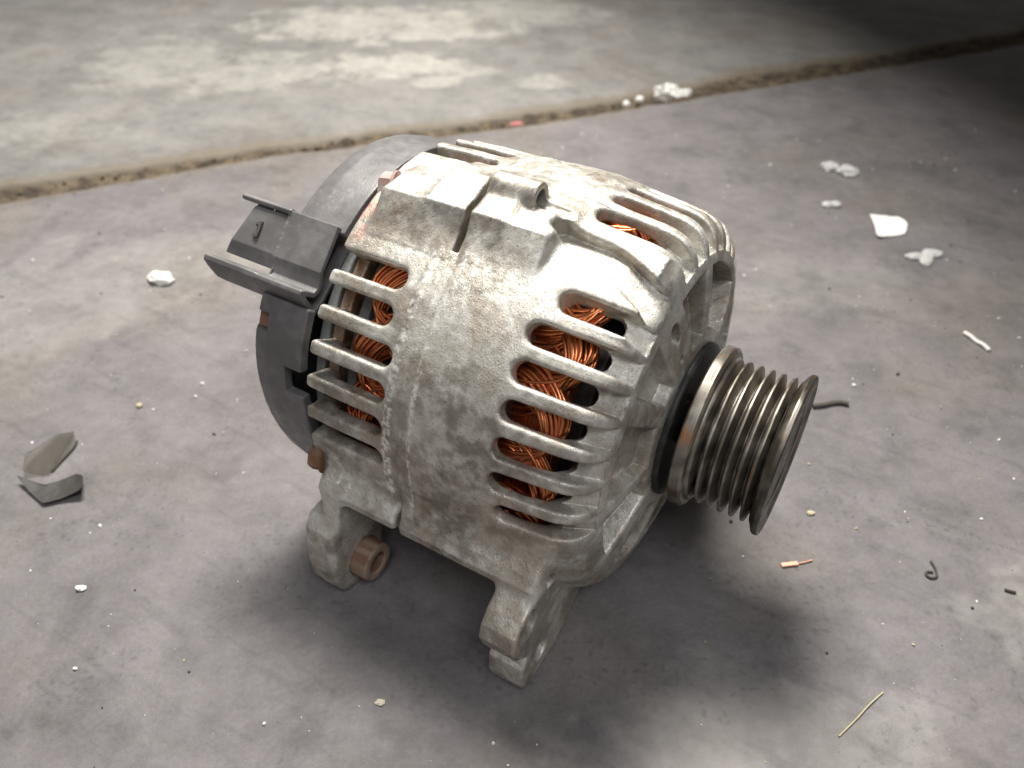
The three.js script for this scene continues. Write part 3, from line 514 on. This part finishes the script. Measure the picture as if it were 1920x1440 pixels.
  at('dark_thread', M.brown, -181, -10.5, rod([[1.6, 0.8, -9], [1.8, 0.9, -5], [0, 0.8, 2], [-1.4, 0.6, 8]], 0.55), 'dark thread along the edge of the clear plastic strip', 'thread');
  at('straw', M.straw, 108, 97, rod([[-10, 0.3, 8], [-3, 0.4, 2.6], [2, 0.5, -1.6], [8, 0.35, -6]], 0.26), 'thin pale straw lying on the floor near a stained patch', 'straw');
  at('white_flake', M.white, -149, 52.7, lump(1.9, 0.8, 1.1, 0.5, 71), 'ragged white flake on the bare floor', 'flake');
  at('pebble', M.straw, -161.2, -41.4, lump(1.3, 1.0, 1.3, 0.2, 76), 'tiny pale round pebble on the floor', 'pebble');
  at('pebble', M.straw, 113.4, 18.8, lump(1.5, 0.7, 1.1, 0.3, 79), 'flat tan pebble between the pulley and the copper strip', 'pebble');
  at('pebble', mat({ lin: [0.45, 0.41, 0.33], roughness: 0.9 }), -40.1, 94.4, lump(1.5, 0.5, 1.1, 0.4, 83), 'flat cream pebble on the floor in front of the mounting ears', 'pebble');
}
function grit(name, n, m, s0, s1, label, region) {
  const im = new THREE.InstancedMesh(new THREE.IcosahedronGeometry(1, 0), m, n), o = new THREE.Object3D(); let k = 0;
  while (k < n) { const [x, z, y] = region(); const s = mix(s0, s1, Math.pow(rnd(), 4)); o.position.set(x * MM, (y ?? s * 0.35) * MM, z * MM); o.rotation.set(rr(0, 6), rr(0, 6), rr(0, 6)); o.scale.set(s * MM * rr(0.6, 1.4), s * MM * 0.7, s * MM * rr(0.6, 1.2)); o.updateMatrix(); im.setMatrixAt(k, o.matrix); k++; }
  im.name = uniq(name); im.castShadow = im.receiveShadow = true; tag(im, label, null, null, 'stuff'); scene.add(im);
}
const anyFloor = () => { for (;;) { const x = rr(-340, 340), z = rr(-330, 130); if (z > lerpEdge(edgeN, x) + 4 && Math.hypot(x * 0.8576 + z * 0.514, 0) < 400 && !(Math.abs(-x * 0.514 + z * 0.8576) < 84 && Math.abs(x * 0.8576 + z * 0.514) < 78)) return [x, z]; } };
grit('white_grit', 620, M.white, 0.14, 0.95, 'fine white grit scattered over the near floor slab', anyFloor);
grit('dark_grit', 300, M.brown, 0.14, 0.9, 'fine dark grit scattered over the near floor slab', anyFloor);
grit('tan_grit', 160, M.straw, 0.16, 0.8, 'fine tan grit scattered over the near floor slab', anyFloor);
grit('joint_crumbs', 900, mat({ lin: [0.13, 0.1, 0.065], roughness: 0.95 }), 0.4, 1.7, 'brown crumbs lying in the dirty floor joint', () => { const x = rr(-420, 580), t = rr(0.12, 0.95); return [x, mix(zNear(x), zFar(x), t), -4.8 + 2.2 * t + rr(-0.6, 0.8)]; });

// ------------------------------------------------------------------ work lamp, added fill light, unseen bench added to darken the far corner
M.lampBody = mat({ lin: [0.25, 0.25, 0.25], roughness: 0.5 });
function lamp(name, o, label, cat) {
  const g = new THREE.Group(); g.name = uniq(name); g.position.set(...o.at); scene.add(g); tag(g, label, cat);
  g.lookAt(new THREE.Vector3(o.to ? o.to[0] : 0.03, 0.05, o.to ? o.to[1] : 0));   // +z faces the alternator
  mesh('lamp_housing', new THREE.BoxGeometry(o.w + 0.03, o.h + 0.03, 0.05).translate(0, 0, -0.027), M.lampBody, g);
  mesh('diffuser', new THREE.PlaneGeometry(o.w, o.h).translate(0, 0, 0.001), mat({ lin: [0.8, 0.8, 0.8], emissive: new THREE.Color().setRGB(...o.color), emissiveIntensity: 1.5, roughness: 0.6 }), g);
  const l = new THREE.RectAreaLight(new THREE.Color().setRGB(...o.color), o.power, o.w, o.h); l.position.z = 0.004; l.rotation.y = Math.PI; g.add(l);
}
lamp('work_lamp', KEY, 'rectangular work lamp hanging above the floor joint', 'lamp');
lamp('added_fill_lamp', FILL, 'broad dim fill light added out of frame above the floor', 'lamp');  // fill light added to lift the shadows, dressed as a lamp
{
  const b = new THREE.Group(); b.name = uniq('added_shade_bench'); tag(b, 'unseen low dark bench shape added beyond the floor joint to shade the floor', 'added_shade_bench'); scene.add(b);
  b.position.set(0.42, 0, -0.696); b.rotation.y = 0.284;  // unseen blocker, added only to darken the far floor corner
  const m = mat({ lin: [0.03, 0.028, 0.026], roughness: 0.8 });
  mesh('added_bench_top', new THREE.BoxGeometry(0.8, 0.05, 1.7).translate(0, 0.475, 0), m, b);
  for (const [x, z] of [[-0.36, -0.8], [0.36, -0.8], [0.36, 0.8], [-0.36, 0.8]]) mesh('leg', new THREE.BoxGeometry(0.06, 0.45, 0.06).translate(x, 0.225, z), m, b);
}
scene.traverse((o) => { if (o.isMesh) o.castShadow = o.receiveShadow = true; });
renderer.render(scene, camera);
